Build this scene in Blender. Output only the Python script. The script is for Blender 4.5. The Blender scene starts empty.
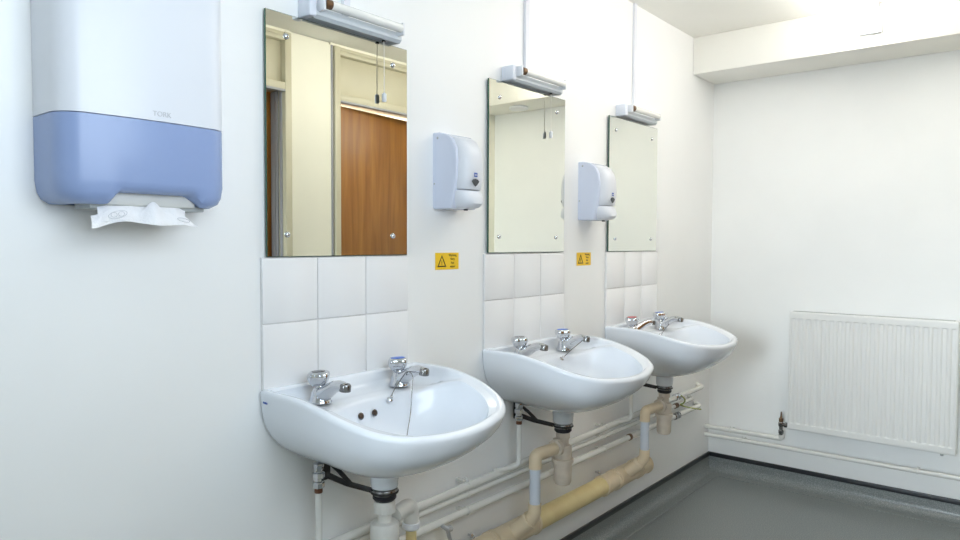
import bpy, bmesh, math, random
from mathutils import Vector, Matrix
random.seed(7)
PI = math.pi
S = bpy.context.scene
COL = S.collection

# ------------------------------------------------------------------ materials
def srgb(r, g, b):
    f = lambda c: (c/255/12.92) if c/255 <= .04045 else ((c/255+.055)/1.055)**2.4
    return (f(r), f(g), f(b), 1)

def mat(name, col, rough=.5, metal=0, spec=.5, noise=0, nscale=40, bump=0, bscale=60, coat=0, var=None):
    m = bpy.data.materials.new(name); m.use_nodes = True
    nt = m.node_tree; b = nt.nodes['Principled BSDF']
    c = srgb(*col)
    b.inputs['Base Color'].default_value = c
    b.inputs['Roughness'].default_value = rough
    b.inputs['Metallic'].default_value = metal
    b.inputs['Specular IOR Level'].default_value = spec
    b.inputs['Coat Weight'].default_value = coat
    b.inputs['Coat Roughness'].default_value = .05
    tc = nt.nodes.new('ShaderNodeTexCoord')
    if noise:
        n = nt.nodes.new('ShaderNodeTexNoise'); n.inputs['Scale'].default_value = nscale
        n.inputs['Detail'].default_value = 6
        nt.links.new(tc.outputs['Object'], n.inputs['Vector'])
        r = nt.nodes.new('ShaderNodeValToRGB')
        c2 = srgb(*var) if var else tuple(x*(1-noise) for x in c[:3])+(1,)
        r.color_ramp.elements[0].position = .35; r.color_ramp.elements[1].position = .65
        r.color_ramp.elements[0].color = c2; r.color_ramp.elements[1].color = c
        nt.links.new(n.outputs['Fac'], r.inputs['Fac']); nt.links.new(r.outputs['Color'], b.inputs['Base Color'])
    if bump:
        n2 = nt.nodes.new('ShaderNodeTexNoise'); n2.inputs['Scale'].default_value = bscale
        n2.inputs['Detail'].default_value = 5
        nt.links.new(tc.outputs['Object'], n2.inputs['Vector'])
        bp = nt.nodes.new('ShaderNodeBump'); bp.inputs['Strength'].default_value = bump
        bp.inputs['Distance'].default_value = .004
        nt.links.new(n2.outputs['Fac'], bp.inputs['Height']); nt.links.new(bp.outputs['Normal'], b.inputs['Normal'])
    return m

def emit(name, col, strength):
    m = bpy.data.materials.new(name); m.use_nodes = True
    nt = m.node_tree; nt.nodes.clear()
    o = nt.nodes.new('ShaderNodeOutputMaterial'); e = nt.nodes.new('ShaderNodeEmission')
    e.inputs['Color'].default_value = col; e.inputs['Strength'].default_value = strength
    nt.links.new(e.outputs[0], o.inputs[0]); return m

wall_m = mat('wall_paint', (243, 244, 244), .45, noise=.02, nscale=3, bump=.12, bscale=14)
wall_b = mat('back_wall_paint', (243, 244, 243), .5, noise=.02, nscale=5, bump=.35, bscale=9)
ceil_m = mat('ceiling_paint', (246, 245, 239), .7, noise=.02, nscale=4, bump=.1, bscale=20)
cream = mat('cream_partition_paint', (240, 238, 224), .45, noise=.02, nscale=6)
frame_m = mat('frame_paint_with_shade', (200, 195, 172), .4, noise=.03, nscale=8)  # door frame and transom paint, recess shade mixed into the colour
jamb_m = mat('grey_jamb_metal', (158, 160, 166), .4, noise=.03, nscale=12)
ceramic = mat('white_ceramic', (233, 238, 245), .14, spec=.5, coat=.1, noise=.006, nscale=3)
tile_m = mat('white_glazed_tile', (241, 241, 242), .12, spec=.5, coat=.3, noise=.01, nscale=5)
grout_m = mat('grout', (226, 225, 225), .8, noise=.06, nscale=60)
chrome = mat('chrome', (212, 214, 218), .08, metal=1, noise=.04, nscale=30)
chrome_d = mat('tarnished_chrome', (150, 150, 150), .25, metal=1, noise=.35, nscale=90)
brass = mat('worn_brass', (128, 100, 76), .4, metal=.8, noise=.3, nscale=80)
copper = mat('bare_copper', (128, 88, 68), .4, metal=.7, noise=.3, nscale=90)
iron = mat('dark_iron', (62, 60, 60), .5, metal=.4, noise=.4, nscale=60, bump=.3, bscale=120)
black = mat('black_rubber', (26, 26, 34), .5, noise=.3, nscale=60)
pipe_w = mat('white_gloss_pipe_paint', (232, 232, 228), .25, noise=.03, nscale=30, bump=.1, bscale=60)
pvc_w = mat('white_plastic', (232, 234, 238), .3, noise=.015, nscale=20)
pvc_g = mat('pale_grey_plastic_pipe', (205, 212, 222), .35, noise=.03, nscale=20)
beige = mat('beige_plastic_fitting', (222, 204, 174), .35, noise=.08, nscale=18)
beige_g = mat('dusty_beige_plastic', (208, 196, 180), .5, noise=.12, nscale=35)
soil_m = mat('yellowed_plastic_pipe', (226, 208, 152), .35, noise=.08, nscale=14, var=(218, 196, 142))
white_old = mat('off_white_trap_plastic', (226, 224, 218), .4, noise=.08, nscale=30)
blue_p = mat('translucent_blue_plastic', (144, 163, 204), .26, spec=.45, coat=0, noise=.02, nscale=4)
disp_w = mat('dispenser_white_plastic', (224, 227, 234), .32, spec=.45, coat=0, noise=.01, nscale=4)
soap_side = mat('soap_dispenser_plastic', (214, 220, 236), .25, noise=.01, nscale=6)
grey_l = mat('light_grey_plastic', (206, 206, 202), .5, noise=.02, nscale=20)
grey_p = mat('grey_plastic', (176, 180, 180), .4, noise=.04, nscale=20)
paper = mat('tissue_paper', (240, 240, 242), .9, noise=.02, nscale=40, bump=.4, bscale=160)
print_g = mat('grey_print', (196, 198, 204), .8, noise=.02)
yellow = mat('sign_yellow', (246, 202, 40), .4, noise=.03, nscale=30)
ink = mat('sign_black_ink', (34, 28, 20), .5, noise=.05)
blue_i = mat('blue_logo', (54, 88, 176), .4, noise=.04)
dark_l = mat('dark_grey_logo', (66, 70, 76), .4, noise=.05)
blue_t = mat('blue_tap_index', (40, 110, 215), .3, noise=.03)
red_t = mat('red_tap_index', (205, 40, 40), .3, noise=.03)
rad_m = mat('radiator_enamel', (232, 233, 231), .3, noise=.01, nscale=6)
slot_m = mat('radiator_slot_grey', (168, 170, 168), .5, noise=.05)
fix_m = mat('light_fitting_enamel', (205, 212, 218), .35, noise=.02, nscale=10)
box_m = mat('light_fitting_end_box', (226, 231, 242), .3, noise=.02, nscale=10)
tube_m = mat('unlit_fluorescent_tube', (240, 240, 236), .15, coat=.4, noise=.01)
trunk_m = mat('trunking_plastic', (228, 230, 238), .35, noise=.01)
wood = None
cord_m = mat('white_cord', (240, 238, 228), .6, noise=.02)
green_glass = mat('mirror_glass_edge', (52, 92, 76), .15, spec=.6, noise=.1, nscale=20)
earth_y = mat('earth_wire_yellow_green', (176, 170, 66), .5, noise=.3, nscale=90, var=(92, 128, 60))
skirt_t = mat('black_capping_strip', (44, 46, 50), .4, noise=.2, nscale=40)
hole_m = mat('overflow_hole_brown', (70, 52, 40), .7, noise=.2)

mirror_m = mat('mirror_silver', (242, 242, 232), .0, metal=1)
mirror_m.node_tree.nodes['Principled BSDF'].inputs['Roughness'].default_value = .005

# door veneer
wood = bpy.data.materials.new('brown_wood_veneer'); wood.use_nodes = True
nt = wood.node_tree; b = nt.nodes['Principled BSDF']; b.inputs['Roughness'].default_value = .35
tc = nt.nodes.new('ShaderNodeTexCoord'); mp = nt.nodes.new('ShaderNodeMapping')
mp.inputs['Scale'].default_value = (6, 6, .5)
ns = nt.nodes.new('ShaderNodeTexNoise'); ns.inputs['Scale'].default_value = 4; ns.inputs['Detail'].default_value = 8
ns.inputs['Distortion'].default_value = .6
rp = nt.nodes.new('ShaderNodeValToRGB')
rp.color_ramp.elements[0].position = .3; rp.color_ramp.elements[0].color = srgb(132, 84, 32)
rp.color_ramp.elements[1].position = .7; rp.color_ramp.elements[1].color = srgb(168, 114, 50)
nt.links.new(tc.outputs['Object'], mp.inputs[0]); nt.links.new(mp.outputs[0], ns.inputs['Vector'])
nt.links.new(ns.outputs['Fac'], rp.inputs['Fac']); nt.links.new(rp.outputs[0], b.inputs['Base Color'])

# grey speckled vinyl
vinyl = bpy.data.materials.new('grey_speckled_vinyl'); vinyl.use_nodes = True
nt = vinyl.node_tree; b = nt.nodes['Principled BSDF']
tc = nt.nodes.new('ShaderNodeTexCoord')
n1 = nt.nodes.new('ShaderNodeTexNoise'); n1.inputs['Scale'].default_value = 260; n1.inputs['Detail'].default_value = 2
r1 = nt.nodes.new('ShaderNodeValToRGB')
r1.color_ramp.elements[0].position = .45; r1.color_ramp.elements[0].color = srgb(120, 126, 126)
r1.color_ramp.elements[1].position = .68; r1.color_ramp.elements[1].color = srgb(152, 156, 155)
n2 = nt.nodes.new('ShaderNodeTexNoise'); n2.inputs['Scale'].default_value = 2; n2.inputs['Detail'].default_value = 1
r2 = nt.nodes.new('ShaderNodeMapRange'); r2.inputs['To Min'].default_value = .30; r2.inputs['To Max'].default_value = .34
nt.links.new(tc.outputs['Object'], n1.inputs['Vector']); nt.links.new(n1.outputs['Fac'], r1.inputs['Fac'])
nt.links.new(r1.outputs[0], b.inputs['Base Color'])
nt.links.new(tc.outputs['Object'], n2.inputs['Vector']); nt.links.new(n2.outputs['Fac'], r2.inputs['Value'])
nt.links.new(r2.outputs[0], b.inputs['Roughness'])

# ------------------------------------------------------------------ geometry helpers
def fillet(pts, r, n=6):
    pts = [Vector(p) for p in pts]; out = [pts[0]]
    for i in range(1, len(pts)-1):
        a, p, c = pts[i-1], pts[i], pts[i+1]
        d1 = (a-p); d2 = (c-p); rr = min(r, d1.length*.49, d2.length*.49)
        A = p+d1.normalized()*rr; B_ = p+d2.normalized()*rr
        for k in range(n+1):
            t = k/n; out.append(A*(1-t)**2+p*2*t*(1-t)+B_*t*t)
    out.append(pts[-1]); return out

class G:
    def __init__(s): s.bm = bmesh.new()
    def box(s, lo, hi, bev=0, seg=2, M=None):
        lo = Vector(lo); hi = Vector(hi)
        t = bmesh.new(); bmesh.ops.create_cube(t, size=1)
        d = hi-lo
        for v in t.verts: v.co = Vector((v.co.x*d.x, v.co.y*d.y, v.co.z*d.z))+(lo+hi)/2
        if bev: bmesh.ops.bevel(t, geom=t.edges[:], offset=bev, segments=seg, profile=.5, affect='EDGES')
        s.merge(t, M); return s
    def merge(s, t, M=None):
        if M: bmesh.ops.transform(t, matrix=M, verts=t.verts)
        me = bpy.data.meshes.new('tmp'); t.to_mesh(me); t.free(); s.bm.from_mesh(me); bpy.data.meshes.remove(me)
    def tube(s, pts, r, seg=16, caps=True, flat=1):
        pts = [Vector(p) for p in pts]; n = len(pts)
        rs = r if isinstance(r, (list, tuple)) else [r]*n
        T = []
        for i in range(n):
            a = pts[max(0, i-1)]; c = pts[min(n-1, i+1)]; T.append((c-a).normalized())
        up = Vector((0, 0, 1)) if abs(T[0].z) < .9 else Vector((1, 0, 0))
        N = (up-T[0]*up.dot(T[0])).normalized(); rings = []
        for i in range(n):
            N = (N-T[i]*N.dot(T[i])).normalized(); Bn = T[i].cross(N)
            rings.append([s.bm.verts.new(pts[i]+(N*math.cos(2*PI*k/seg)+Bn*math.sin(2*PI*k/seg)*flat)*rs[i]) for k in range(seg)])
        for i in range(n-1):
            for k in range(seg):
                s.bm.faces.new((rings[i][k], rings[i][(k+1) % seg], rings[i+1][(k+1) % seg], rings[i+1][k]))
        if caps:
            s.bm.faces.new(rings[0][::-1]); s.bm.faces.new(rings[-1])
        return s
    def lathe(s, prof, o=(0, 0, 0), axis=(0, 0, 1), seg=28, lobes=0, lob=0):
        """prof: list of (r, h) along the axis"""
        o = Vector(o); A = Vector(axis).normalized()
        up = Vector((1, 0, 0)) if abs(A.x) < .9 else Vector((0, 1, 0))
        N = (up-A*up.dot(A)).normalized(); Bn = A.cross(N); rings = []
        for r, h in prof:
            ring = []
            for k in range(seg):
                a = 2*PI*k/seg; q = r*(1+(lob*math.cos(lobes*a) if lobes else 0))
                ring.append(s.bm.verts.new(o+A*h+(N*math.cos(a)+Bn*math.sin(a))*max(q, 1e-5)))
            rings.append(ring)
        for i in range(len(rings)-1):
            for k in range(seg):
                s.bm.faces.new((rings[i][k], rings[i][(k+1) % seg], rings[i+1][(k+1) % seg], rings[i+1][k]))
        s.bm.faces.new(rings[0][::-1]); s.bm.faces.new(rings[-1]); return s
    def prism(s, poly, vec):
        """poly: 3D points; extruded by vec"""
        vec = Vector(vec); a = [s.bm.verts.new(Vector(p)) for p in poly]; c = [s.bm.verts.new(Vector(p)+vec) for p in poly]
        n = len(a); s.bm.faces.new(a[::-1]); s.bm.faces.new(c)
        for i in range(n): s.bm.faces.new((a[i], a[(i+1) % n], c[(i+1) % n], c[i]))
        return s
    def loft(s, rings, close=True, cap0=False, cap1=False):
        R = [[s.bm.verts.new(Vector(p)) for p in ring] for ring in rings]; n = len(R[0])
        for i in range(len(R)-1):
            for k in range(n if close else n-1):
                s.bm.faces.new((R[i][k], R[i][(k+1) % n], R[i+1][(k+1) % n], R[i+1][k]))
        if cap0: s.bm.faces.new(R[0][::-1])
        if cap1: s.bm.faces.new(R[-1])
        return s
    def done(s, name, m, parent=None, loc=None, ang=38, recalc=True):
        bmesh.ops.remove_doubles(s.bm, verts=s.bm.verts, dist=1e-6)
        if recalc: bmesh.ops.recalc_face_normals(s.bm, faces=s.bm.faces)
        for f in s.bm.faces: f.smooth = True
        for e in s.bm.edges:
            if len(e.link_faces) == 2:
                e.smooth = e.calc_face_angle(0) < math.radians(ang)
        me = bpy.data.meshes.new(name); s.bm.to_mesh(me); s.bm.free()
        me.materials.append(m)
        o = bpy.data.objects.new(name, me); COL.objects.link(o)
        if parent: o.parent = parent
        if loc: o.location = loc
        return o

def thing(name, label, cat, loc=(0, 0, 0), group=None):
    o = bpy.data.objects.new(name, None); COL.objects.link(o); o.location = loc
    o.empty_display_size = .05
    o['label'] = label; o['category'] = cat
    if group: o['group'] = group
    return o
def tag(o, label, cat, group=None):
    o['label'] = label; o['category'] = cat
    if group: o['group'] = group
    return o
def struct(o, label=None):
    o['kind'] = 'structure'
    if label: o['label'] = label
    return o
def text_mesh(name, body, size, m, parent, M, depth=.0004, spacing=1):
    cu = bpy.data.curves.new('t', 'FONT'); cu.body = body; cu.size = size; cu.extrude = depth
    cu.align_x = 'CENTER'; cu.align_y = 'CENTER'; cu.space_character = spacing
    ob = bpy.data.objects.new('t', cu); COL.objects.link(ob)
    bpy.context.view_layer.update()
    me = bpy.data.meshes.new_from_object(ob); bpy.data.objects.remove(ob)
    me.transform(M); me.materials.clear(); me.materials.append(m)
    o = bpy.data.objects.new(name, me); COL.objects.link(o); o.parent = parent; return o
# text facing +x, reading along +y:  local x -> +y, local y -> +z, local z -> +x
TX = Matrix(((0, 0, 1, 0), (1, 0, 0, 0), (0, 1, 0, 0), (0, 0, 0, 1)))
def T(x, y, z): return Matrix.Translation((x, y, z))

# ------------------------------------------------------------------ room
W = 1.43; BY = 3.514; H = 2.137; RY = -1.6
struct(G().box((-.12, RY-.1, -.1), (2.75, BY+.12, 0)).done('floor', vinyl), 'grey speckled vinyl floor')
struct(G().box((-.12, RY-.1, H), (2.75, BY+.12, H+.1)).done('ceiling', ceil_m), 'white painted ceiling')
struct(G().box((-.12, RY-.1, 0), (0, BY, H)).done('wall_left', wall_m), 'white painted wall behind the washbasins')
struct(G().box((-.12, BY, 0), (2.75, BY+.12, H)).done('wall_back', wall_b), 'white painted end wall behind the radiator')
BM0 = 3.242; BZ = 1.964
struct(G().box((0, BM0, BZ), (W, BY, H), bev=.004, seg=2).done('ceiling_beam', ceil_m), 'boxed beam across the top of the end wall')
# right wall with two recessed door openings
g = G()
D1, D1e = 1.20, 1.945; D2, D2e = 2.268, 3.00
WY0, WY1, WZ0, WZ1 = -.10, 1.10, 1.18, 2.02
g.box((W, RY, 0), (W+.12, WY0, H)); g.box((W, WY1, 0), (W+.12, D1, H)); g.box((W, WY0, 0), (W+.12, WY1, WZ0)); g.box((W, WY0, WZ1), (W+.12, WY1, H)); g.box((W, D2e, 0), (W+.12, BY, H))
g.box((W, 1.98, 0), (W+.12, 2.215, H-.012))
g.box((W, D1, 2.125), (W+.12, 1.98, H)); g.box((W, 2.215, 2.125), (W+.12, D2e, H)); g.box((W+.01, 1.98, H-.012), (W+.11, 2.215, H))
struct(g.done('wall_right', cream), 'cream partition wall seen in the nearest mirror')
# rear wall; windows here and beside the camera are unseen, added for light
g = G()
g.box((0, RY-.1, 0), (W+.12, RY, .94)); g.box((0, RY-.1, 1.86), (W+.12, RY, H)); g.box((0, RY-.1, .94), (.78, RY, 1.86)); g.box((1.34, RY-.1, .94), (W+.12, RY, 1.86))
struct(g.done('wall_rear', wall_m), 'white wall behind the camera')
wn = bpy.data.objects.new('added_window_2', None); COL.objects.link(wn); struct(wn, 'added unseen window in the wall behind the camera')  # unseen opening, added so fill light reaches the end wall
g = G()
for lo, hi in (((.78, RY-.08, .94), (.82, RY-.03, 1.86)), ((1.30, RY-.08, .94), (1.34, RY-.03, 1.86)), ((.82, RY-.08, .94), (1.30, RY-.03, .98)), ((.82, RY-.08, 1.82), (1.30, RY-.03, 1.86))):
    g.box(lo, hi, .004)
g.done('added_window_frame', pvc_w, wn)
wn = bpy.data.objects.new('added_window_1', None); COL.objects.link(wn); struct(wn, 'added unseen window in the right wall beside the camera')  # unseen opening, added for the cool side fill
g = G(); xa, xb = W+.03, W+.08
for lo, hi in (((xa, WY0, WZ0), (xb, WY0+.05, WZ1)), ((xa, WY1-.05, WZ0), (xb, WY1, WZ1)), ((xa, WY0+.05, WZ0), (xb, WY1-.05, WZ0+.05)),
               ((xa, WY0+.05, WZ1-.05), (xb, WY1-.05, WZ1)), ((xa, (WY0+WY1)/2-.02, WZ0+.05), (xb, (WY0+WY1)/2+.02, WZ1-.05))):
    g.box(lo, hi, .004)
g.done('added_window_frame', pvc_w, wn)
# lobby beyond the doors
g = G(); g.box((2.6, 1.1, 0), (2.75, BY, H)); g.box((W+.12, 1.10, 0), (2.6, 1.16, H))
struct(g.done('wall_lobby', wall_m), 'white lobby wall beyond the brown doors')

def door(n, y0, y1, deep, ajar, label):
    r = bpy.data.objects.new('door_%d' % n, None); COL.objects.link(r); struct(r, label)
    g = G()   # frame posts, head, top rail
    g.box((W-.012, y0-.035 if n == 2 else y0-.05, 0), (W+.1, y0, 2.125), .003)
    g.box((W-.012, y1, 0), (W+.1, y1+.035, 2.125), .003)
    g.box((W-.012, y0, 1.862), (W+.1, y1, 1.895), .003)
    g.box((W-.012, y0, 2.085), (W+.1, y1, 2.105), .003)
    g.box((W-.004, y0, 2.108), (W+.1, y1, 2.125), .002)
    g.done('door_frame', frame_m, r)
    G().box((W+.02, y0, 1.895), (W+.05, y1, 2.085), .002).done('transom_panel', frame_m, r)
    g = G()
    for i, (x0, x1, dy) in enumerate(((W+.012, W+.03, .006), (W+.042, W+.056, .01), (W+.066, W+.098, .006))):
        g.box((x0, y1-dy, 0), (x1, y1, 1.862), .002)
    g.box((W-.013, y0, 1.853), (W+.01, y1, 1.864), .002)
    g.done('door_stop', jamb_m, r)
    w = y1-y0-.012
    ex = 0 if n == 2 else .028
    lf = G().box((0, 0, .008), (.042, w+ex, 1.846+ex), .002).done('door_leaf', wood, r)
    if n == 2:
        lf.location = (W+.03, y0+.006, 0); lf.rotation_euler = (0, 0, -math.radians(ajar))
    else:
        lf.location = (W+deep, y0+.006, 0)
    h = G().tube(fillet([(-.002, w-.07, 1.0), (-.05, w-.07, 1.0), (-.05, w-.17, 1.0)], .015), .009).box((-.006, w-.09, .93), (-.0005, w-.05, 1.06), .002)
    hd = h.done('door_handle', chrome, lf)
    return r
door(1, D1, D1e, .104, 0, 'brown door reflected at the edge of the nearest mirror')
door(2, D2, D2e, .02, 6, 'brown wooden door ajar, reflected in the nearest mirror')
struct(G().box((W-.004, 2.216, 0), (W+.02, 2.226, 2.125), .001).done('trim_1', jamb_m), 'thin grey strip beside the brown door frame')

# coved skirting
def cove(name, p, axis, length):
    prof = [(0, .083), (.0035, .083), (.0035, .045)]
    r = .04
    for k in range(9):
        a = k/8*PI/2; prof.append((.0035+r-r*math.cos(a), .043-r*math.sin(a)))
    prof += [(.075, .0025), (.077, .0008), (0, .0008)]
    prof = [(a, max(c, .0008)) for a, c in prof]
    g = G()
    if axis == 'y': g.prism([(a, p, c) for a, c in prof], (0, length, 0))
    else: g.prism([(p, BY-a, c) for a, c in prof], (length, 0, 0))
    o = struct(g.done(name, vinyl, ang=30), 'coved grey vinyl skirting')
    g = G()
    if axis == 'y': g.box((0, p, .075), (.010, p+length, .096), .002)
    else: g.box((p, BY-.010, .075), (p+length, BY, .096), .002)
    g.done('capping_strip', skirt_t, o)
cove('baseboard_left', RY, 'y', BY-RY)
cove('baseboard_back', .0, 'x', W)

# ------------------------------------------------------------------ ceiling light (lit)
lamp_on = emit('lit_diffuser', (1, .975, .92, 1), 11.6)
def ceiling_light(y0, y1, label, strength_mat):
    r = thing('ceiling_light', label, 'light', (.75, y0, H))
    L = y1-y0
    G().box((-.03, .0, -.03), (.03, L, -.0005), .003).done('housing', box_m, r)
    g = G(); prof = []
    for a, c in ((-.034, -.031), (-.038, -.1), (-.034, -.116), (.034, -.118), (.038, -.1), (.034, -.031)): prof.append((a, c))
    g.prism([(a, .012, c) for a, c in prof], (0, L-.024, 0)); g.done('diffuser', strength_mat, r)
    for ya in (.0005, L-.0115): G().box((-.0405, ya, -.121), (.0405, ya+.011, -.0305), .002).done('end_cap', box_m, r)
    return r
ceiling_light(1.72, 3.236, 'lit white batten ceiling light running up to the boxed beam', lamp_on)

# ------------------------------------------------------------------ basins
RIM = .832
WID, LEN = .245, .411
def outline(n=24):
    """right half (y>0) from back to front tip, then mirrored; returns closed loop starting at back centre"""
    prof = [(0, .237), (.006, .243), (.02, .2452), (.08, .2465), (.15, .2460), (.205, .2445), (.247, .241), (.289, .2300), (.326, .214), (.355, .190), (.379, .157), (.394, .114), (.4065, .060), (.411, 0)]
    # catmull-rom refine
    P = [Vector((a, c, 0)) for a, c in prof]; P2 = [P[0]*2-P[1]]+P+[Vector((P[-2].x, -P[-2].y, 0))]
    out = []
    for i in range(1, len(P2)-2):
        for k in range(4):
            t = k/4; a, b_, c, d = P2[i-1], P2[i], P2[i+1], P2[i+2]
            out.append(.5*((2*b_)+(c-a)*t+(2*a-5*b_+4*c-d)*t*t+(-a+3*b_-3*c+d)*t**3))
    out.append(P[-1])
    half = [(v.x, v.y) for v in out]
    back = [(0, .237*k/8) for k in range(8)]
    right = back+half                                   # from (0,0) to tip
    left = [(a, -c) for a, c in right[1:-1]][::-1]
    return right+left
OUT = outline()
DROP = .090
def zr(x):
    s = min(max((x-.10)/(.45), 0), 1); s = s*s*(3-2*s); return -DROP*s
def ray_r(poly, c, th):
    dx, dy = math.cos(th), math.sin(th); best = 0
    n = len(poly)
    for i in range(n):
        x1, y1 = poly[i][0]-c[0], poly[i][1]-c[1]; x2, y2 = poly[(i+1) % n][0]-c[0], poly[(i+1) % n][1]-c[1]
        den = dx*(y2-y1)-dy*(x2-x1)
        if abs(den) < 1e-12: continue
        t = (x1*(y2-y1)-y1*(x2-x1))/den; u = (x1*dy-y1*dx)/den
        if -1e-6 <= u <= 1+1e-6 and t > best: best = t
    return best
BC = (.2, 0)
ANG = [math.atan2(y-BC[1], x-BC[0]) for x, y in OUT]
def bowl_r(th, ax=.192, bx=.110, ay=.205, p=2.1):
    c, s = math.cos(th), math.sin(th); a = ax if c > 0 else bx
    return (abs(c/a)**p+abs(s/ay)**p)**(-1/p)
DRAIN = (.205, 0)
def basin_mesh():
    g = G(); rings = []
    zb = -.204
    lv = [(0, .042, .105, .182), (.035, .060, .075, .202), (.08, .085, .04, .230), (.14, .115, .012, .259), (.2, .141, 0, .281), (.28, .168, 0, .306), (.38, .196, 0, .332),
          (.5, .218, 0, .357), (.62, .232, 0, .378), (.76, .2405, 0, .396), (.9, .2435, 0, .4065), (.965, .2447, 0, .4103)]
    for h, w, xb, xf in lv:
        ring = []
        for x, y in OUT:
            X = xb+x/LEN*(xf-xb); Y = y*w/.2455
            z = zb+(zr(X)*(h**1.5)-zb)*1.0*h if False else zb*(1-h)+zr(x)*h
            ring.append((X, Y, z))
        rings.append(ring)
    def off(d, dz, deck=0):
        ring = []
        for (x, y), th in zip(OUT, ANG):
            R = ray_r(OUT, BC, th); cx, cy_ = math.cos(th), math.sin(th)
            X = BC[0]+cx*(R-d); Y = cy_*(R-d)
            if x < 1e-6: X = d; Y = y*(1-d/.245)
            ring.append((X, Y, zr(X)+dz))
        return ring
    rings.append(off(0, 0)); rings.append(off(.003, .0045)); rings.append(off(.008, .0065)); rings.append(off(.015, .0055))
    rings.append(off(.022, .001))
    # deck / inner slope between rim and bowl edge
    def mix(t, dz_deck):
        ring = []
        for (x, y), th in zip(OUT, ANG):
            R = ray_r(OUT, BC, th)-.022; Rb = bowl_r(th)
            c, s_ = math.cos(th), math.sin(th)
            q = R*(1-t)+Rb*t
            X = BC[0]+c*q; Y = s_*q
            k = min(max((.20-X)/.09, 0), 1)
            ring.append((X, Y, zr(X)+.001*(1-t)-.004*t+dz_deck*k))
        return ring
    rings.append(mix(.06, -.018)); rings.append(mix(.2, -.032)); rings.append(mix(.6, -.034)); rings.append(mix(.9, -.036)); rings.append(mix(1, -.041))
    # bowl interior
    for f, d in ((.975, .02), (.945, .045), (.9, .075), (.83, .1), (.72, .122), (.55, .138), (.35, .149), (.2, .154), (.11, .157)):
        ring = []
        for th in ANG:
            q = bowl_r(th)*f; cxx = DRAIN[0]+(BC[0]-DRAIN[0])*min(1, f*1.05)
            X = cxx+math.cos(th)*q; Y = math.sin(th)*q
            top = zr(BC[0]+math.cos(th)*bowl_r(th))-.004
            wgt = max(0, 1-(1-f)*2.2)
            k = min(max((.20-X)/.09, 0), 1)*wgt
            ring.append((X, Y, top*wgt+(-.05)*(1-wgt)-.032*k-d*.72*(1 if k == 0 else 1)))
        rings.append(ring)
    g.loft(rings, cap0=True, cap1=True)
    return g

def tap(parent, y, rot, index, loc=(.064, 0, -.0325)):
    """pillar tap; origin on the basin deck"""
    M = T(loc[0], y, loc[2]) @ Matrix.Rotation(rot, 4, 'Z')
    g = G()
    g.lathe([(.027, 0), (.027, .003), (.025, .006), (.0225, .012), (.0205, .022), (.0185, .030), (.0135, .034), (.012, .038), (.011, .042)], seg=28)
    sp = [(0, 0, .016), (.018, 0, .023), (.036, 0, .034), (.052, 0, .0425), (.068, 0, .047), (.080, 0, .0465), (.088, 0, .044)]
    g.tube(sp, [.019, .018, .0155, .0135, .012, .0115, .011], seg=18)
    bmesh.ops.transform(g.bm, matrix=M, verts=g.bm.verts)
    t = g.done('tap', chrome, parent, ang=50)
    if True:
        g = G().lathe([(.0095, 0), (.0125, .001), (.0125, .013), (.0105, .017)], (.087, 0, .036), (0.12, 0, 1), seg=20)
        bmesh.ops.transform(g.bm, matrix=M, verts=g.bm.verts); g.done('nozzle', chrome_d, t)
    g = G().lathe([(.010, .035), (.017, .039), (.0225, .046), (.0258, .054), (.0265, .061), (.0255, .066), (.0222, .0695)], (-.002, 0, 0), (-.06, 0, 1), seg=48, lobes=4, lob=.13)
    bmesh.ops.transform(g.bm, matrix=M, verts=g.bm.verts); g.done('tap_handle', chrome, t, ang=60)
    m = {'blue': blue_t, 'red': red_t, None: chrome_d}[index]
    if index:
        g = G().lathe([(.0185, .0692), (.0185, .0706), (.016, .0712)], (-.002, 0, 0), (-.06, 0, 1), seg=28)
    else:
        g = G().lathe([(.015, .0692), (.015, .071), (.012, .0716)], (-.002, 0, 0), (-.06, 0, 1), seg=28)
    bmesh.ops.transform(g.bm, matrix=M, verts=g.bm.verts)
    o = g.done('tap_index', m, t)
    if index: o['label'] = index+' disc on top of the tap handle'
    return t

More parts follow.
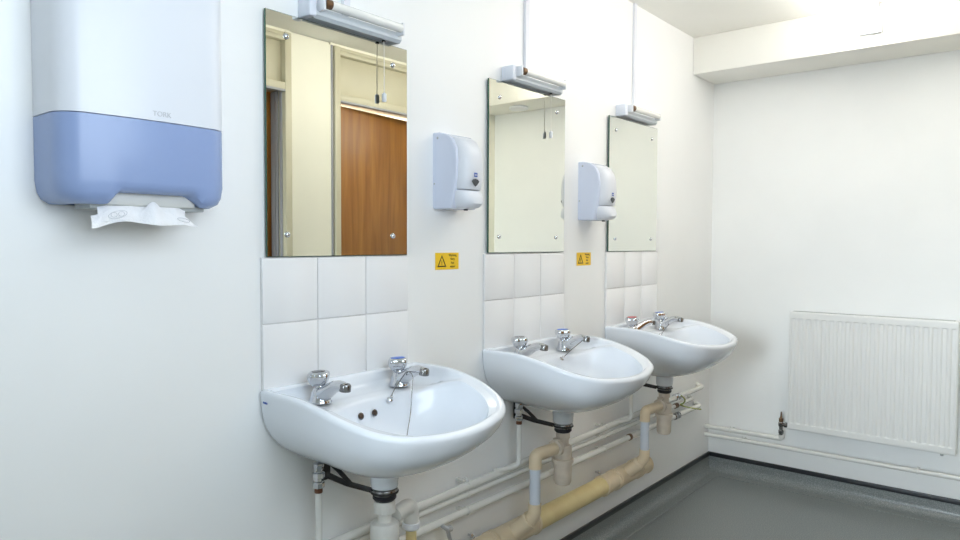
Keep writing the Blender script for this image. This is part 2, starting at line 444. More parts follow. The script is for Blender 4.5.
def basin(yc, label, idx, rots, chain, lone_logo=False, rim=RIM):
    r = thing('wash_basin', label, 'washbasin', (.001, yc, rim), 'washbasins on the white wall')
    body = basin_mesh().done('bowl', ceramic, r, ang=50)
    G().lathe([(.038, -.008), (.036, 0), (.031, .006), (.029, .02), (.027, .025)][::-1], (.1425, 0, -.226), (0, 0, -1)).bm.free()
    G().lathe([(.036, -.198), (.0335, -.215), (.0325, -.236), (.031, -.243), (.027, -.246)], (.1425, 0, 0)).done('waste_boss', ceramic, r)
    # waste flange under the bowl
    G().lathe([(.030, -.2465), (.0315, -.249), (.0315, -.254), (.027, -.257), (.027, -.261)], (.1425, 0, 0)).done('waste_flange', chrome_d, r)
    G().lathe([(.0265, -.2615), (.028, -.263), (.028, -.2695), (.024, -.2745)], (.1425, 0, 0)).done('rubber_washer', black, r)
    # plug hole ring
    G().lathe([(.02, -.157), (.022, -.155), (.02, -.1535), (.012, -.1545)], (DRAIN[0]+.004, 0, 0)).done('drain_ring', chrome, r)
    # iron bracket from the wall to the waste
    g = G()
    g.prism([(.0005, -.076, -.165), (.0005, -.052, -.165), (.0005, -.052, -.240), (.0005, -.076, -.240)], (.007, 0, 0))
    g.tube([(.007, -.064, -.228), (.06, -.045, -.243), (.116, -.016, -.2545)], [.0085, .0075, .007], seg=10, flat=.6)
    g.tube([(.007, -.064, -.190), (.04, -.052, -.215), (.07, -.04, -.244)], .0055, seg=10)
    g.tube([(.1425+.031*math.cos(a), .031*math.sin(a), -.2545) for a in [2*PI*k/24 for k in range(25)]], .003, seg=8)
    g.done('support_bracket', iron, r)
    # overflow holes on the back of the bowl
    for s in (-1, 1):
        G().lathe([(.0085, 0), (.0085, .0012), (.006, .0016)], (.1015, s*.0215-.015, -.076), (1, 0, .25), seg=20).done('overflow_hole', chrome_d, r)
        G().lathe([(.0058, .0016), (.0058, .0022)], (.1015, s*.0215-.015, -.076), (1, 0, .32), seg=20).done('overflow_hole', hole_m, r)
    for s, i, ro in zip((-1, 1), idx, rots):
        tap(r, s*.125, ro, i)
    # chain stay and chain
    st = G().lathe([(.007, 0), (.008, .003), (.004, .006), (.004, .012), (.002, .013)], chain[0], (.6, 0, .8), seg=16).done('chain_stay', chrome, r)
    pts = fillet(chain, .012, 5)
    G().tube(pts, .0012, seg=8).done('plug_chain', chrome_d, r)
    if len(chain) > 6:
        e = Vector(chain[-1])
        G().lathe([(.019, -.006), (.021, 0), (.021, .003), (.008, .005), (.003, .012)], e+Vector((0, 0, -.0)), (0, 0, 1)).done('plug', black, r)
    if lone_logo:
        g = G()
        for k in range(6):
            g.box((.022+k*.0026, -.2470, -.020-(k % 2)*.0012), (.0236+k*.0026, -.2458, -.0165-(k % 3)*.0006))
        g.done('maker_mark', blue_i, r)
    return r
Y1, Y2, Y3 = 1.1245, 1.902, 2.660
basin(Y1, 'white ceramic washbasin nearest the paper towel dispenser, plug chain hanging from its tap', (None, 'blue'), (0, 0),
      [(.106, .052, -.052), (.102, .07, -.030), (.1, .105, .0), (.108, .110, .012), (.132, .106, .006), (.134, .095, -.09), (DRAIN[0]+.004, 0, -.148)], True)
basin(Y2, 'middle white washbasin, taps with chrome and blue tops, chain stretched across to its tap', (None, 'blue'), (0, 0),
      [(.106, .045, -.050), (.12, .075, -.024), (.142, .125, .010)])
DROP = .076
basin(Y3, 'white washbasin nearest the radiator, one red topped tap and one blue topped tap', ('red', 'blue'), (math.radians(58), 0),
      [(.106, .035, -.048), (.108, .09, -.018), (.095, .2, .004), (.088, .25, -.008)], rim=RIM+.002)

# ------------------------------------------------------------------ tiled splashbacks
def splash(y0, label, zj):
    r = thing('tiled_splashback', label, 'tiles', (.0005, y0, RIM+.001), 'white tile splashbacks above the basins')
    G().box((0, 0, 0), (.004, .45, .297), 0).done('grout', grout_m, r)
    g = G(); j = zj-RIM-.001
    for k in range(3):
        for a, c in ((0, j), (j, .297)):
            g.box((.0036, k*.15+.0012, a+.0012), (.0082, (k+1)*.15-.0012, c-.0012), .0012, 2)
    g.done('tiles', tile_m, r)
splash(.888, 'six white glazed tiles above the washbasin nearest the towel dispenser', .982)
splash(1.666, 'six white glazed tiles above the middle washbasin', .986)
splash(2.418, 'six white glazed tiles above the washbasin nearest the radiator', .986)

# ------------------------------------------------------------------ mirrors
def mirror(y0, y1, z0, z1, label):
    r = thing('wall_mirror', label, 'mirror', (.0, y0, z0), 'frameless mirrors above the basins')
    w, h = y1-y0, z1-z0
    g = G().box((.0055, 0, 0), (.0112, w, h), .0008, 1); g.done('glass', green_glass, r)
    G().box((.01105, .0012, .0012), (.0116, w-.0012, h-.0012)).done('mirror_face', mirror_m, r)
    for a in (.053, w-.053):
        for c in (.05, h-.05):
            G().lathe([(.0045, -.0115), (.0045, 0), (.0068, .0002), (.0068, .0015), (.0052, .004), (.002, .0055)], (.0117, a, c), (1, 0, 0), seg=20).done('mirror_screw', chrome, r)
mirror(.899, 1.331, 1.131, 1.673, 'frameless mirror nearest the paper towel dispenser, reflecting a brown door')
mirror(1.679, 2.107, 1.133, 1.664, 'middle frameless mirror, between the two soap dispensers')
mirror(2.424, 2.846, 1.131, 1.657, 'frameless mirror nearest the radiator wall')

# ------------------------------------------------------------------ strip lights above mirrors (off)
def strip(y0, zb, label, cord):
    r = thing('strip_light', label, 'light', (.0, y0, zb), 'strip lights above the mirrors')
    L = .283
    g = G()
    g.prism([(.0005, .012, .002), (.032, .012, .0), (.040, .012, .007), (.040, .012, .016), (.03, .012, .028), (.0005, .012, .032)], (0, L-.012, 0))
    g.done('body', fix_m, r)
    G().box((.0005, -.008, .0), (.046, .0115, .046), .004, 3).done('end_box', box_m, r)
    for ya in (.022, L-.012):
        G().box((.034, ya-.004, .014), (.062, ya+.004, .046), .003, 2).done('tube_holder', pvc_w, r)
    t = G().tube([(.054, .0265, .032), (.054, L-.0165, .032)], .0108, seg=24).done('fluorescent_tube', tube_m, r)
    G().tube([(.054, .0262, .032), (.054, .044, .032)], .0111, seg=24).done('tube_cathode_end', brass, t)
    if cord:
        c = G().tube([(.024, L-.047, -.001), (.025, L-.047, -.06), (.025, L-.047, -cord)], .0011, seg=8).done('pull_cord', cord_m, r)
        G().lathe([(.0045, 0), (.006, .003), (.006, .02), (.002, .024)], (.025, L-.047, -cord-.02), (0, 0, 1), seg=16).done('cord_weight', pvc_w, c)
        G().lathe([(.005, 0), (.004, .004)], (.024, L-.047, -.0035), (0, 0, 1), seg=14).done('switch_collar', black, r)
strip(1.000, 1.675, 'strip light with pull cord above the mirror reflecting a brown door', .135)
strip(1.762, 1.668, 'strip light with pull cord above the middle mirror', .13)
strip(2.497, 1.662, 'small strip light without a cord above the mirror nearest the radiator', 0)
for y0, z0, lb in ((1.118, 1.708, 'vertical white cable trunking above the first strip light, nearest the towel dispenser'),
                   (1.870, 1.701, 'vertical white cable trunking above the middle strip light'),
                   (2.625, 1.695, 'vertical white cable trunking above the strip light nearest the radiator')):
    tag(G().box((.0005, y0, z0+.006), (.011, y0+.021, H-.001), .001, 1).done('cable_trunking', trunk_m), lb, 'cable trunking', 'cable trunking above the strip lights')

# ------------------------------------------------------------------ paper towel dispenser
def rrect(y0, y1, x0, x1, r, z, n=7, back_r=.006):
    """outline in plan: back at x0 on the wall, rounded front corners"""
    pts = [(x0, y0, z)]
    for k in range(n+1):
        a = PI+(-PI/2)*k/n  # from facing -y to facing +x
        pts.append((x1-r+r*math.sin(PI/2*k/n), y0+r-r*math.cos(PI/2*k/n), z))
    m = 40
    for k in range(1, m): pts.append((x1+.006*math.sin(PI*k/m), y0+r+(y1-y0-2*r)*k/m, z))
    for k in range(n+1):
        pts.append((x1-r+r*math.cos(PI/2*k/n), y1-r+r*math.sin(PI/2*k/n), z))
    pts.append((x0, y1, z)); return pts
r = thing('paper_towel_dispenser', 'large white towel dispenser with blue lower cover, paper hanging out below', 'paper towel dispenser', (.0, .449, 1.228))
DW = .301; DD = .118
def shell(zs, grow=0, cut=None):
    rings = []
    for z, ins in zs:
        rings.append(rrect(ins-grow, DW-ins+grow, .001, DD-ins*.8+grow, .045-min(ins, .02)*.5, z))
    return rings
ZB = .148
g = G(); g.loft(shell([(ZB, .003), (ZB+.001, .0), (.30, .0), (.42, .0), (.435, .004), (.445, .018), (.447, .05)]), cap0=True, cap1=True)
g.done('cover', disp_w, r, ang=40)
# blue part with a paper slot notch in the middle of the lower front
g = G()
zs = [(.010, .05), (.0, .04), (.0005, .022), (.008, .009), (.02, .003), (.04, .0), (ZB-.001, .0)]
rings = shell(zs)
N = len(rings[0])
out = []
for ring in rings:
    o2 = []
    for (x, y, z) in ring:
        q = min(max((y-.078)/.016, 0), 1)*min(max((.243-y)/.016, 0), 1)
        if x > .07 and z < .04:
            z = z+q*.021*(1-z/.04)
        o2.append((x, y, z))
    out.append(o2)
g.loft(out, cap0=True, cap1=True); g.done('lower_cover', blue_p, r, ang=40)
G().box((.0005, .004, .02), (.012, DW-.004, .44), .003).done('back_plate', grey_p, r)
G().box((.02, .055, -.007), (.085, .262, .012), .002).done('paper_tray', grey_p, r)
G().box((DD-.050, .080, -.001), (DD-.026, .240, .024), .003, 3).done('slot_lip', grey_l, r)
g = G()
for k in range(1): g.box((DD+.0035, .082, .045), (DD+.0062, .0835, .135))
g.bm.free()
text_mesh('maker_logo', 'TORK', .0125, print_g, r, T(DD+.0062, .163, ZB+.013) @ TX)
# paper sheet: folded, wavy
tw = thing('paper_towel', 'white printed paper towel hanging from the blue and white dispenser', 'paper towel', (.0, .449, 1.228))
def sheet(y0, y1, top, low, xo, amp, ph, zslope=0):
    g = G(); nx, nz = 40, 12; V = []
    for j in range(nz+1):
        t = j/nz; row = []
        for i in range(nx+1):
            s = i/nx; y = y0+(y1-y0)*s
            zt = top(s); zl = low(s)
            z = zt+(zl-zt)*t
            x = xo+amp*math.sin(s*9+ph+t*2)*t+.02*t+.004*math.sin(s*23+ph)*t
            row.append(g.bm.verts.new((x, y+(-.008*t), z)))
        V.append(row)
    for j in range(nz):
        for i in range(nx): g.bm.faces.new((V[j][i], V[j][i+1], V[j+1][i+1], V[j+1][i]))
    r_ = bmesh.ops.solidify(g.bm, geom=g.bm.faces[:], thickness=.0006)
    return g
def lerp(pts):
    def f(s):
        for (a, b_), (c, d) in zip(pts, pts[1:]):
            if s <= c:
                t = (s-a)/(c-a) if c > a else 0; t = t*t*(3-2*t); return b_+(d-b_)*t
        return pts[-1][1]
    return f
sheet(.068, .225, lerp([(0, .0), (.3, .010), (.5, .018), (.8, .012), (1, -.002)]), lerp([(0, -.030), (.35, -.026), (.7, -.028), (1, -.024)]), .082, .004, 0).done('back_sheet', paper, tw)
fs = sheet(.052, .243, lerp([(0, -.020), (.24, -.004), (.42, -.012), (.56, .008), (.68, -.010), (.85, -.016), (1, -.034)]),
      lerp([(0, -.042), (.3, -.029), (.6, -.035), (.85, -.033), (1, -.036)]), .095, .006, 1.2).done('front_sheet', paper, tw)
def ring_print(y, z, x, a, c, rot):
    pts = [(x, y+a*math.cos(t)*math.cos(rot)-c*math.sin(t)*math.sin(rot), z+a*math.cos(t)*math.sin(rot)+c*math.sin(t)*math.cos(rot)) for t in [2*PI*k/20 for k in range(21)]]
    G().tube(pts, .0004, seg=5).done('printed_mark', print_g, fs)
ring_print(.086, -.018, .1195, .016, .006, .25); ring_print(.080, -.0185, .1195, .005, .004, .2); ring_print(.092, -.0165, .1198, .005, .004, .2)
ring_print(.205, -.024, .115, .012, .003, -.2)

# ------------------------------------------------------------------ soap dispensers
def soap(y0, z0, label):
    r = thing('soap_dispenser', label, 'soap dispenser', (.0005, y0, z0), 'soap dispensers beside the middle mirror')
    w, h = .108, .213
    # body: side profile (x by z), constant width: backplate + shoulders
    prof = [(0, 0), (.066, 0), (.07, .012), (.078, .045), (.086, .09), (.088, .13), (.084, .165), (.07, .19), (.05, .205), (.02, .212), (0, .213)]
    pts = []
    P = [Vector((a, 0, c)) for a, c in prof]
    for i in range(1, len(P)-1):
        pass
    g = G(); rings = []
    m = 10
    for k in range(m+1):
        s = k/m; ins = 0
        y = w*s
        e = min(s, 1-s)*w
        ins = .006-math.sqrt(max(0, .006**2-(.006-min(e, .006))**2)) if e < .006 else 0
        rings.append([(max(a-ins, 0) if a > 0 else 0, y, min(max(c, ins), h-ins)) for a, c in [(p.x, p.z) for p in P]])
    # finer end rings
    rr = []
    for e in (0, .0008, .002, .004, .006, .03, .078, w-.006, w-.004, w-.002, w-.0008, w):
        d = min(e, w-e); ins = .006-math.sqrt(max(0, .006**2-(.006-min(d, .006))**2))
        rr.append([((a-ins) if a > 0 else 0, e, min(max(c, ins), h-ins)) for a, c in prof])
    g.loft(rr, cap0=True, cap1=True); g.done('case', soap_side, r, ang=45)
    # domed front cover
    g = G(); rings = []
    nn = 14
    for zz, d, ww in ((.052, .107, .044), (.056, .110, .048), (.08, .1145, .0495), (.11, .116, .050), (.14, .114, .050), (.165, .107, .049), (.186, .094, .047), (.197, .078, .043)):
        ring = []
        x0 = .045
        for k in range(nn+1):
            a = -PI/2+PI*k/nn
            ring.append((x0+(d-x0)*(abs(math.cos(a))**.55), w/2+ww*math.copysign(abs(math.sin(a))**.7, math.sin(a)), zz))
        rings.append(ring)
    g.loft(rings, cap0=True, cap1=True); g.done('front_cover', disp_w, r, ang=45)
    # push lever
    g = G(); rings = []
    for zz, d, ww, x0 in ((.001, .094, .028, .06), (.004, .110, .034, .055), (.014, .120, .042, .05), (.028, .119, .0475, .045), (.043, .112, .0495, .045), (.0495, .106, .0485, .045)):
        ring = []
        for k in range(nn+1):
            a = -PI/2+PI*k/nn
            ring.append((x0+(d-x0)*(abs(math.cos(a))**.5), w/2+ww*math.copysign(abs(math.sin(a))**.75, math.sin(a)), zz))
        rings.append(ring)
    g.loft(rings, cap0=True, cap1=True); g.done('push_lever', disp_w, r, ang=45)
    G().lathe([(.006, 0), (.006, .004), (.003, .0045)], (.075, w/2, -.0043), (0, 0, 1), seg=16).done('soap_nozzle', dark_l, r)
    G().lathe([(.0032, 0), (.0036, .001), (.002, .0014)], (.018, -.0002, .196), (0, -1, 0), seg=16).done('case_screw', grey_p, r)
    G().lathe([(.0026, 0), (.0026, .001)], (.006, -.0002, .07), (0, -1, 0), seg=12).done('case_screw', grey_p, r)
    # badge: white oval, small blue square, dark shield
    XF = .1158
    G().box((XF, w/2-.013, .0865), (XF+.0006, w/2+.001, .098), .0002, 1).done('blue_badge', blue_i, r)
    text_mesh('badge_letters', 'deb', .0075, pvc_w, r, T(XF+.0009, w/2-.006, .092) @ TX, .0002)
    g = G(); sh = [(-.0155, .001), (-.010, .0065), (0, .0085), (.010, .0065), (.0155, .001), (.0065, -.0085), (0, -.0125), (-.0065, -.0085)]
    c = (w/2-.007, .073)
    g.prism([(XF-.0005, c[0]+a, c[1]+b_) for a, b_ in sh], (.0012, 0, 0)); g.done('shield_badge', dark_l, r)
    g = G(); pts = [(XF-.0004, c[0]+a*1.35, c[1]+b_*1.35) for a, b_ in sh]; g.tube(pts+[pts[0]], .0006, seg=6); g.done('badge_rim', pvc_w, r)
soap(1.443, 1.258, 'white soap dispenser on the wall between first and middle mirrors, above a yellow sign')
soap(2.216, 1.247, 'white soap dispenser overlapping the left edge of the mirror nearest the radiator')

# ------------------------------------------------------------------ warning signs
def sign(y0, z0, label):
    r = thing('warning_sign', label, 'sign', (.0005, y0, z0), 'yellow hot water signs')
    w, h = .1, .048
    G().box((0, 0, 0), (.0012, w, h), .0004, 1).done('plate', yellow, r)
    g = G(); X0 = .0012
    def tri(s, cy_=.027, cz=.019):
        return [(X0, cy_+s*math.sin(a), cz+s*math.cos(a)*1.05) for a in (0, 2*PI/3, 4*PI/3)]
    A = tri(.0215); Bq = tri(.0155)
    n = 3
    for i in range(3):
        g.prism([A[i], A[(i+1) % 3], Bq[(i+1) % 3], Bq[i]], (.0005, 0, 0))
    g.box((X0, .0258, .017), (X0+.0005, .0282, .0265)); g.box((X0, .0258, .0125), (X0+.0005, .0282, .0152))
    g.done('warning_triangle', ink, r)
    for k, (wd, zz, sz) in enumerate((('Warning', .0405, .0098), ('Very', .0298, .0098), ('hot', .0192, .0098), ('water', .0085, .0098))):
        text_mesh('lettering', wd, sz, ink, r, T(X0+.0004, .0725, zz) @ TX, .0002)
sign(1.452, 1.087, 'yellow hot water warning sign under the first soap dispenser')
sign(2.209, 1.081, 'yellow hot water warning sign between the middle mirror and the mirror nearest the radiator')

# ------------------------------------------------------------------ supply pipes along the left wall
PX = .036
def clipbar(g, x, y, z, rr):
    g.box((.0005, y-.006, z-.004), (x-rr*.6, y+.006, z+.004), .001)
pipes = (('upper', .464, .0115, 'upper white supply pipe running along the wall below the basins'),
         ('middle', .425, .0085, 'middle white supply pipe along the wall, between two others'),
         ('lower', .377, .0110, 'lowest white supply pipe along the wall, with a drain cock'))
for nm, z, rr, lb in pipes:
    r = thing('supply_pipe', lb, 'pipe', (0, 1.0, z), 'supply pipes below the basins')
    y0 = {'upper': 1.0, 'middle': 1.05, 'lower': 1.05}[nm]; y1 = {'upper': 3.33, 'middle': 3.22, 'lower': 3.3}[nm]
    if nm == 'upper': pts = fillet([(.001, y0-.06, z-.024), (PX, y0-.045, z-.02), (PX, y1, z), (.001, y1+.02, z+.004)], .03)
    else: pts = fillet([(.001, y0-.01, z), (PX, y0, z), (PX, y1, z), (.001, y1+.02, z+.002)], .02)
    pts = [Vector(p)-Vector((0, 1.0, z)) for p in pts]
    G().tube(pts, rr, seg=20).done('pipe_run', pipe_w, r)
    ym = 3.03 if nm != 'middle' else 3.04
    if nm == 'upper':
        G().lathe([(.013, -.024), (.0165, -.02), (.0165, -.008), (.0135, -.006), (.0135, .006), (.0165, .008), (.0165, .02), (.013, .024)], (PX, ym-1, 0), (0, 1, 0), seg=8).done('valve', chrome, r)
    elif nm == 'lower':
        G().lathe([(.012, -.03), (.0155, -.026), (.0155, -.012), (.0125, -.01), (.0125, .004), (.0155, .006), (.0155, .022), (.012, .026)], (PX, ym-1, 0), (0, 1, 0), seg=8).done('coupling', chrome_d, r)
    else:
        G().lathe([(.0095, -.016), (.012, -.014), (.012, .014), (.0095, .016)], (PX, ym-1-.02, 0), (0, 1, 0), seg=8).done('coupling', brass, r)
    for yc in (1.55, 2.36):
        g = G(); clipbar(g, PX, yc-1, 0, rr); g.tube([(PX+ (rr+.001)*math.cos(a), yc-1, (rr+.001)*math.sin(a)) for a in [2*PI*k/16 for k in range(17)]], .0016, seg=6)
        g.done('pipe_clip', pipe_w, r)
    if nm == 'lower':   # small drain cock
        c = G().tube([(PX+.008, .435, -.006), (PX+.03, .44, -.016)], .0062, seg=12).tube([(PX+.024, .44, -.012), (PX+.028, .446, -.045)], .0058, seg=12)
        c.lathe([(.0065, 0), (.0085, .002), (.0085, .012), (.006, .014)], (PX+.024, .442, -.016), (.3, .9, .2), seg=6)
        dc = c.done('drain_cock', mat('satin_chrome', (205, 207, 210), .35, metal=.6, noise=.1), r)
        G().lathe([(.0045, 0), (.0045, .003)], (PX+.0285, .447, -.048), (.1, .2, -1), seg=12).done('cock_outlet', black, dc)
        for yy in (2.57,):
            G().lathe([(.0125, -.01), (.0135, -.008), (.0135, .008), (.0125, .01)], (PX, yy-1, 0), (0, 1, 0), seg=12).done('coupling', brass, r)
# earth wire clamped on the pipes
ew = G().tube(fillet([(PX+.018, 3.03, .474), (PX+.035, 3.045, .455), (PX+.026, 3.05, .435), (PX+.012, 3.03, .43), (PX+.03, 3.05, .42), (PX+.045, 3.13, .398), (PX+.05, 3.19, .385)], .012), .003, seg=8)
tag(ew.done('earth_wire', earth_y), 'yellow and green earth wire looped round the pipes below the basin nearest the radiator', 'wire')

def tail(y, label, ztop=RIM-.20, bottom=None, side=-1, x=.061):
    r = thing('tap_tail_pipe', label, 'pipe', (x, y, .46), 'pipes dropping from the taps')
    zt = ztop-.46
    # compression connector under the basin
    g = G().lathe([(.0125, zt-.052), (.0135, zt-.05), (.0135, zt-.038), (.0105, zt-.036), (.0105, zt-.030), (.0145, zt-.028), (.0145, zt-.017), (.011, zt-.015), (.011, zt-.010), (.0125, zt-.008), (.0125, zt+.004)], seg=8)
    g.done('tap_connector', chrome, r)
    G().lathe([(.0085, zt-.064), (.0095, zt-.063), (.0095, zt-.0525), (.008, zt-.052)], seg=16).done('bare_copper_joint', copper, r)
    if bottom is None:
        pts = fillet([(0, 0, zt-.063), (0, 0, .0), (-.012, side*.05, .0), (PX-x, side*.095, .002)], .022)
    else:
        pts = fillet([(0, 0, zt-.063), (0, 0, bottom-.46), (-.01, 0, bottom-.46-.03)], .02)
    G().tube(pts, .0078, seg=16).done('drop_pipe', pipe_w, r)
    return r
tail(Y1-.128, 'white pipe dropping from the left tap of the basin nearest the towel dispenser', RIM-.178, bottom=.2)
tail(Y2-.127, 'white pipe with chrome connector dropping from the left tap of the middle basin', RIM-.175)
tail(Y3-.127, 'white pipe dropping from the left tap of the basin nearest the radiator', RIM-.175)

# ------------------------------------------------------------------ traps and waste pipes
def trap(yc, label, m_body, m_nut, z0, big=False):
    x = .1435
    r = thing('bottle_trap', label, 'bottle trap', (x, yc, z0), 'bottle traps under the basins')
    k = 1.13 if big else 1.0
    if big:
        g = G().lathe([(.024, -.0005), (.0255, -.003), (.0255, -.028), (.022, -.03)], seg=24, lobes=12, lob=.03); g.done('inlet_nut', m_nut, r)
        G().lathe([(.0165, -.030), (.0165, -.0525)]).done('inlet_neck', m_body, r)
        b_ = G().lathe([(.022, -.050), (.032, -.052), (.0345, -.057), (.0345, -.098), (.0335, -.1), (.0335, -.101)])
        b_.done('upper_body', m_body, r)
        G().lathe([(.0335, -.1012), (.0365, -.103), (.0365, -.118), (.034, -.12), (.034, -.175), (.029, -.187), (.012, -.191)]).done('bottle', m_body, r)
    else:
        G().lathe([(.0215, -.0005), (.0225, -.003), (.0225, -.018), (.019, -.02), (.019, -.042)]).done('inlet_neck', m_nut, r)
        G().lathe([(.018, -.0415), (.027, -.044), (.0295, -.05), (.0295, -.082), (.0285, -.084)]).done('upper_body', m_body, r)
        g = G().lathe([(.0285, -.0842), (.035, -.086), (.035, -.097), (.0295, -.099), (.0285, -.14), (.0285, -.158), (.024, -.168), (.008, -.171)]); g.done('bottle', m_body, r)
        G().lathe([(.0095, -.054), (.0105, -.050), (.0105, -.022), (.0125, -.020), (.0125, -.014), (.009, -.013)], (0, -.036, 0)).done('vent_stub', m_nut, r)
    return r
ZT = RIM-.2755
T1 = trap(Y1, 'off-white bottle trap under the basin nearest the towel dispenser', white_old, white_old, ZT, True)
T2 = trap(Y2, 'beige bottle trap under the middle basin', beige_g, beige_g, ZT)
T3 = trap(Y3, 'beige bottle trap under the basin nearest the radiator', beige_g, beige_g, ZT+.004)

SX, SZ, SR = .060, .250, .0365
def waste(yc, yv, zo, zv1, label):
    """outlet of the trap -> elbow -> vertical pipe -> bend into the soil pipe"""
    x = .1435; r = thing('waste_pipe', label, 'pipe', (x, yv, zv1), 'waste pipes from the traps')
    o = Vector((x, yv, zv1))
    def P(*a): return Vector(a)-o
    G().lathe([(.0175, 0), (.026, .002), (.0265, .018), (.022, .021)], P(x, yc-.029, zo), (0, -1, 0), seg=20, lobes=10, lob=.025).done('outlet_nut', beige_g, r)
    G().tube([p for p in fillet([P(x, yc-.05, zo), P(x-.006, yv, zo), P(x-.006, yv, zo-.040)], .024, 8)], .0198, seg=20).done('elbow', beige, r)
    G().tube([P(x-.006, yv, zo-.039), P(x-.006, yv, zv1+.01)], .0168, seg=20).done('straight_pipe', pvc_g, r)
    G().tube(fillet([P(x-.006, yv, zv1+.012), P(x-.006, yv, zv1-.022), P(x-.026, yv-.010, zv1-.052)], .018, 6), .0198, seg=20).done('lower_bend', beige, r)
    # socket going into the soil pipe
    a = P(x-.020, yv-.007, zv1-.042); d = (P(SX+.012, yv-.035, SZ+.008)-a)
    G().lathe([(.024, 0), (.0265, .002), (.0265, .014), (.0235, .016), (.0235, d.length*.8)], a, d, seg=24).done('branch_socket', beige, r)
    return r
waste(Y2, 1.755, .513, .352, 'beige elbow and grey pipe from the middle basin trap down to the soil pipe')
waste(Y3, 2.500, .513, .350, 'beige elbow and grey pipe from the trap nearest the radiator to the soil pipe')
# first basin: outlet on the far side
r = thing('waste_pipe', 'beige pipe elbowing down behind the trap nearest the towel dispenser', 'pipe', (.12, 1.22, .2), 'waste pipes from the traps')
o = Vector((.12, 1.22, .2))
G().tube([Vector(p)-o for p in fillet([(.142, Y1+.034, .508), (.128, Y1+.105, .514), (.127, Y1+.105, .45)], .03, 8)], .0195, seg=20).done('elbow', white_old, r)
G().lathe([(.02, 0), (.0225, .002), (.0225, .014), (.019, .016)], Vector((.127, Y1+.105, .452))-o, (0, 0, 1)).done('elbow_collar', pvc_w, r)
G().tube([Vector(p)-o for p in fillet([(.127, Y1+.105, .452), (.127, Y1+.105, .34), (.1, Y1+.06, SZ+.045)], .03, 6)], .0135, seg=20).done('drop_pipe', soil_m, r)

r = thing('soil_pipe', 'wide yellowed plastic soil pipe running low along the wall', 'pipe', (SX, .6, SZ))
y0, y1 = .6, 2.665
G().tube([(0, 0, .01), (0, y1-y0, 0)], SR-.003, seg=36).done('pipe_run', soil_m, r)
def collar(ya, yb, rr=SR+.0025, m=beige):
    a = ya-.6; L = yb-ya; z = .01*(1-a/(y1-y0))
    G().lathe([(SR-.004, 0), (rr, .003), (rr, .012), (rr-.0028, .015), (rr-.0028, L-.015), (rr, L-.012), (rr, L-.003), (SR-.004, L)], (0, a, z), (0, 1, -.0046), seg=36).done('pipe_collar', m, r)
collar(1.52, 1.64); collar(1.642, 1.86); collar(2.30, 2.40); collar(2.402, 2.58); collar(2.582, 2.668)
G().lathe([(.030, 0), (.034, .004), (.030, .01), (.02, .014)], (0, y1-y0+.004, 0), (0, 1, 0), seg=28).done('end_plug', beige, r)
for ya in (1.60, 2.36):
    g = G().tube([(-SX+.001, ya-.6, .030), (-SX+.016, ya-.6, .030)], .0035, seg=10)
    g.lathe([(.006, 0), (.0075, .002), (.0075, .007), (.004, .009)], (-SX+.012, ya-.6, .030), (1, 0, .3), seg=8)
    g.tube([(-SX+.014, ya-.6, .030), (-SX+.024, ya-.6, .026)], .004, seg=8)
    g.done('pipe_bracket', chrome, r)

# ------------------------------------------------------------------ radiator
RX0, RX1, RZ0, RZ1 = .407, 1.0615, .298, .850
RF = 3.424; RB = 3.478
r = thing('radiator', 'white ribbed panel radiator on the end wall', 'radiator', (RX0, RF, RZ0))
w, h = RX1-RX0, RZ1-RZ0
def panel(yface, sgn, name):
    g = G(); nx, nz = 320, 60; V = []
    pitch = w/20.0; zs = []
    for j in range(nz+1):
        t = j/nz; zs.append(h*(.5-.5*math.cos(PI*t)) if 0 else h*t)
    extra = [h-.05+.002*k for k in range(12)]+[.024+.002*k for k in range(12)]+[.006, .012, h-.006, h-.012]
    zs = sorted(set([round(z, 5) for z in zs+extra]))
    for z in zs:
        row = []
        for i in range(nx+1):
            x = w*i/nx
            c = ((x/pitch) % 1)-.5                   # 0 at middle of each cell
            # groove between ribs
            gr = max(0, 1-abs(c)/.42); gr = gr*gr*(3-2*gr)
            env = min(max((z-.030)/.006, 0), 1)*min(max((h-.030-z)/.006, 0), 1)
            if x < .012 or x > w-.012: gr = 0
            d = gr*.0075*env
            e = min(x, w-x, z, h-z)
            if e < .006: d = .004-math.sqrt(max(0, .006**2-(.006-e)**2))*.667
            row.append(g.bm.verts.new((x, yface+sgn*d, z)))
        V.append(row)
    for j in range(len(zs)-1):
        for i in range(nx): g.bm.faces.new((V[j][i], V[j][i+1], V[j+1][i+1], V[j+1][i]))
    return g.done(name, rad_m, r, ang=60)
panel(0, 1, 'front_panel')
g = G(); g.box((.003, .0042, .002), (w-.003, .012, h-.002)); g.done('panel_backing', rad_m, r)
g = G()
g.box((0, .004, 0), (.005, .05, h-.004), .001); g.box((w-.005, .004, 0), (w, .05, h-.004), .001)
g.box((0, .003, h-.006), (w, .052, h), .0015)
g.done('casing', rad_m, r)
g = G().box((.004, .042, .01), (w-.004, .05, h-.01), .001); g.done('rear_panel', rad_m, r)
g = G()
for k in range(60):
    g.box((.012+k*(w-.024)/60, .008, h+.0), (.012+(k+.55)*(w-.024)/60, .044, h+.0012))
g.done('top_grille', slot_m, r)
g = G()
for xx in (.12, w-.12):
    g.box((xx-.015, .05, .05), (xx+.015, BY-RF-.001, h-.05), .001)
g.done('wall_bracket', rad_m, r)
G().lathe([(.006, 0), (.006, .012), (.003, .014)], (w-.05, .03, -.0005), (0, 0, -1), seg=12).done('bleed_plug', grey_p, r)
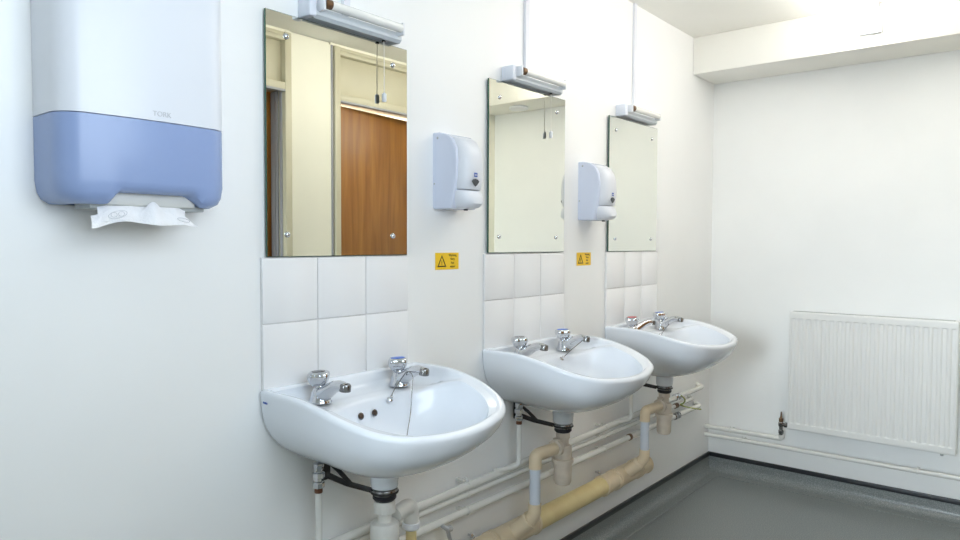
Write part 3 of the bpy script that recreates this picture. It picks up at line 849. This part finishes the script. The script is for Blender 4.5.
# valve
VX, VY = .372, 3.452
v = G().tube(fillet([(VX, VY, .258), (VX, VY, .31), (RX0+.002, VY, .31)], .008), .0088, seg=14)
v.lathe([(.0105, 0), (.0125, .002), (.0125, .014), (.0105, .016)], (VX, VY, .266), (0, 0, 1), seg=6)
v.lathe([(.0105, 0), (.0125, .002), (.0125, .012), (.0105, .014)], (VX+.014, VY, .31), (1, 0, 0), seg=6)
v.lathe([(.011, 0), (.0125, .003), (.0125, .018), (.009, .022)], (VX, VY, .300), (0, 0, 1), seg=16)
for vv in v.bm.verts: vv.co -= Vector((RX0, RF, RZ0))
vo = v.done('radiator_valve', chrome_d, r)
g = G().lathe([(.0085, 0), (.0105, .002), (.0105, .016), (.006, .019), (.0045, .026), (.0025, .046), (.001, .048)], (VX-RX0, VY-RF, .3225-RZ0), (0, 0, 1), seg=12)
g.done('valve_spindle', brass, vo)

# radiator pipes
def bpipe(pts, rr, label, clips):
    r = thing('radiator_pipe', label, 'pipe', tuple(pts[0]), 'radiator pipes low on the end wall'); o = Vector(pts[0])
    G().tube([Vector(p)-o for p in fillet(pts, .02)], rr, seg=18).done('pipe_run', pipe_w, r)
    for cx in clips:
        z = pts[0][2]+(pts[1][2]-pts[0][2])*(cx-pts[0][0])/(pts[1][0]-pts[0][0])
        c = Vector((cx, 3.462, z))-o
        g = G().box((c.x-.004, c.y+rr*.7, c.z-.004), (c.x+.004, BY-3.462+c.y-.001, c.z+.004), .001)
        g.tube([(c.x, c.y+(rr+.001)*math.cos(a), c.z+(rr+.001)*math.sin(a)) for a in [2*PI*k/16 for k in range(17)]], .002, seg=6)
        g.tube([(c.x, c.y-.004, c.z+rr), (c.x+.004, c.y-.008, c.z+rr+.012)], .0018, seg=6)
        g.done('pipe_clip', pipe_w, r)
    return r
bpipe([(.001, 3.462, .237), (VX, 3.462, .239), (VX, VY, .262)], .0115, 'short upper pipe from the corner up to the radiator valve', (.13,))
bpipe([(.001, 3.462, .196), (1.42, 3.462, .202)], .0105, 'long lower pipe running under the radiator to the right', (.19, .925))

# round disc under the beam
d = G().lathe([(.056, 0), (.058, .004), (.058, .012), (.052, .016), (.03, .018)], (1.14, 3.372, BZ-.0005), (0, 0, -1), seg=40).done('ceiling_disc', pvc_w)
tag(d, 'round white disc under the boxed beam, visible only in the middle mirror', 'detector')

# ------------------------------------------------------------------ lights
def area(name, loc, rot, sx, sy, energy, col):
    l = bpy.data.lights.new(name, 'AREA'); l.shape = 'RECTANGLE'; l.size = sx; l.size_y = sy
    l.energy = energy; l.color = col
    o = bpy.data.objects.new(name, l); COL.objects.link(o); o.location = loc; o.rotation_euler = rot; return o
area('added_side_fill', (W+.2, (WY0+WY1)/2, (WZ0+WZ1)/2), (0, PI/2, 0), .84, 1.2, 19.5, (.78, .89, 1))  # cool fill lamp outside the added side window
rw = area('added_rear_fill', (1.06, RY-.12, 1.4), (PI/2-math.radians(8), 0, 0), .5, .8, 6, (.80, .91, 1)); rw.data.spread = math.radians(40)  # narrow fill lamp behind the added rear window, brightens the end wall
area('lobby_light', (2.1, 2.4, H-.05), (0, 0, 0), .3, 1.0, 70, (1, .95, .85))
wd = bpy.data.worlds.new('sky'); S.world = wd; wd.use_nodes = True
bg = wd.node_tree.nodes['Background']; bg.inputs[0].default_value = (.75, .87, 1, 1); bg.inputs[1].default_value = 1.0

# ------------------------------------------------------------------ camera
th, pi_, ro = .6861, .0393, .0035
fw = Vector((-math.sin(th), math.cos(th), 0)); rt = Vector((math.cos(th), math.sin(th), 0)); up = Vector((0, 0, 1))
F = fw*math.cos(pi_)-up*math.sin(pi_); U0 = up*math.cos(pi_)+fw*math.sin(pi_)
R = rt*math.cos(ro)+U0*math.sin(ro); U = U0*math.cos(ro)-rt*math.sin(ro)
cam = bpy.data.cameras.new('camera'); co = bpy.data.objects.new('camera', cam); COL.objects.link(co)
cam.sensor_width = 36; cam.lens = 702.08*36/960; cam.clip_start = .01
Mx = Matrix((R, U, -F)).transposed().to_4x4(); Mx.translation = Vector((1.3533, 0, 1.165)); co.matrix_world = Mx
S.camera = co
S.view_settings.view_transform = 'Standard'; S.view_settings.look = 'None'
S.view_settings.exposure = 0.03; S.view_settings.gamma = 1; S.view_settings.use_curve_mapping = False
S.cycles.max_bounces = 12; S.cycles.diffuse_bounces = 6; S.cycles.use_denoising = True
S.cycles.caustics_reflective = False; S.cycles.caustics_refractive = False
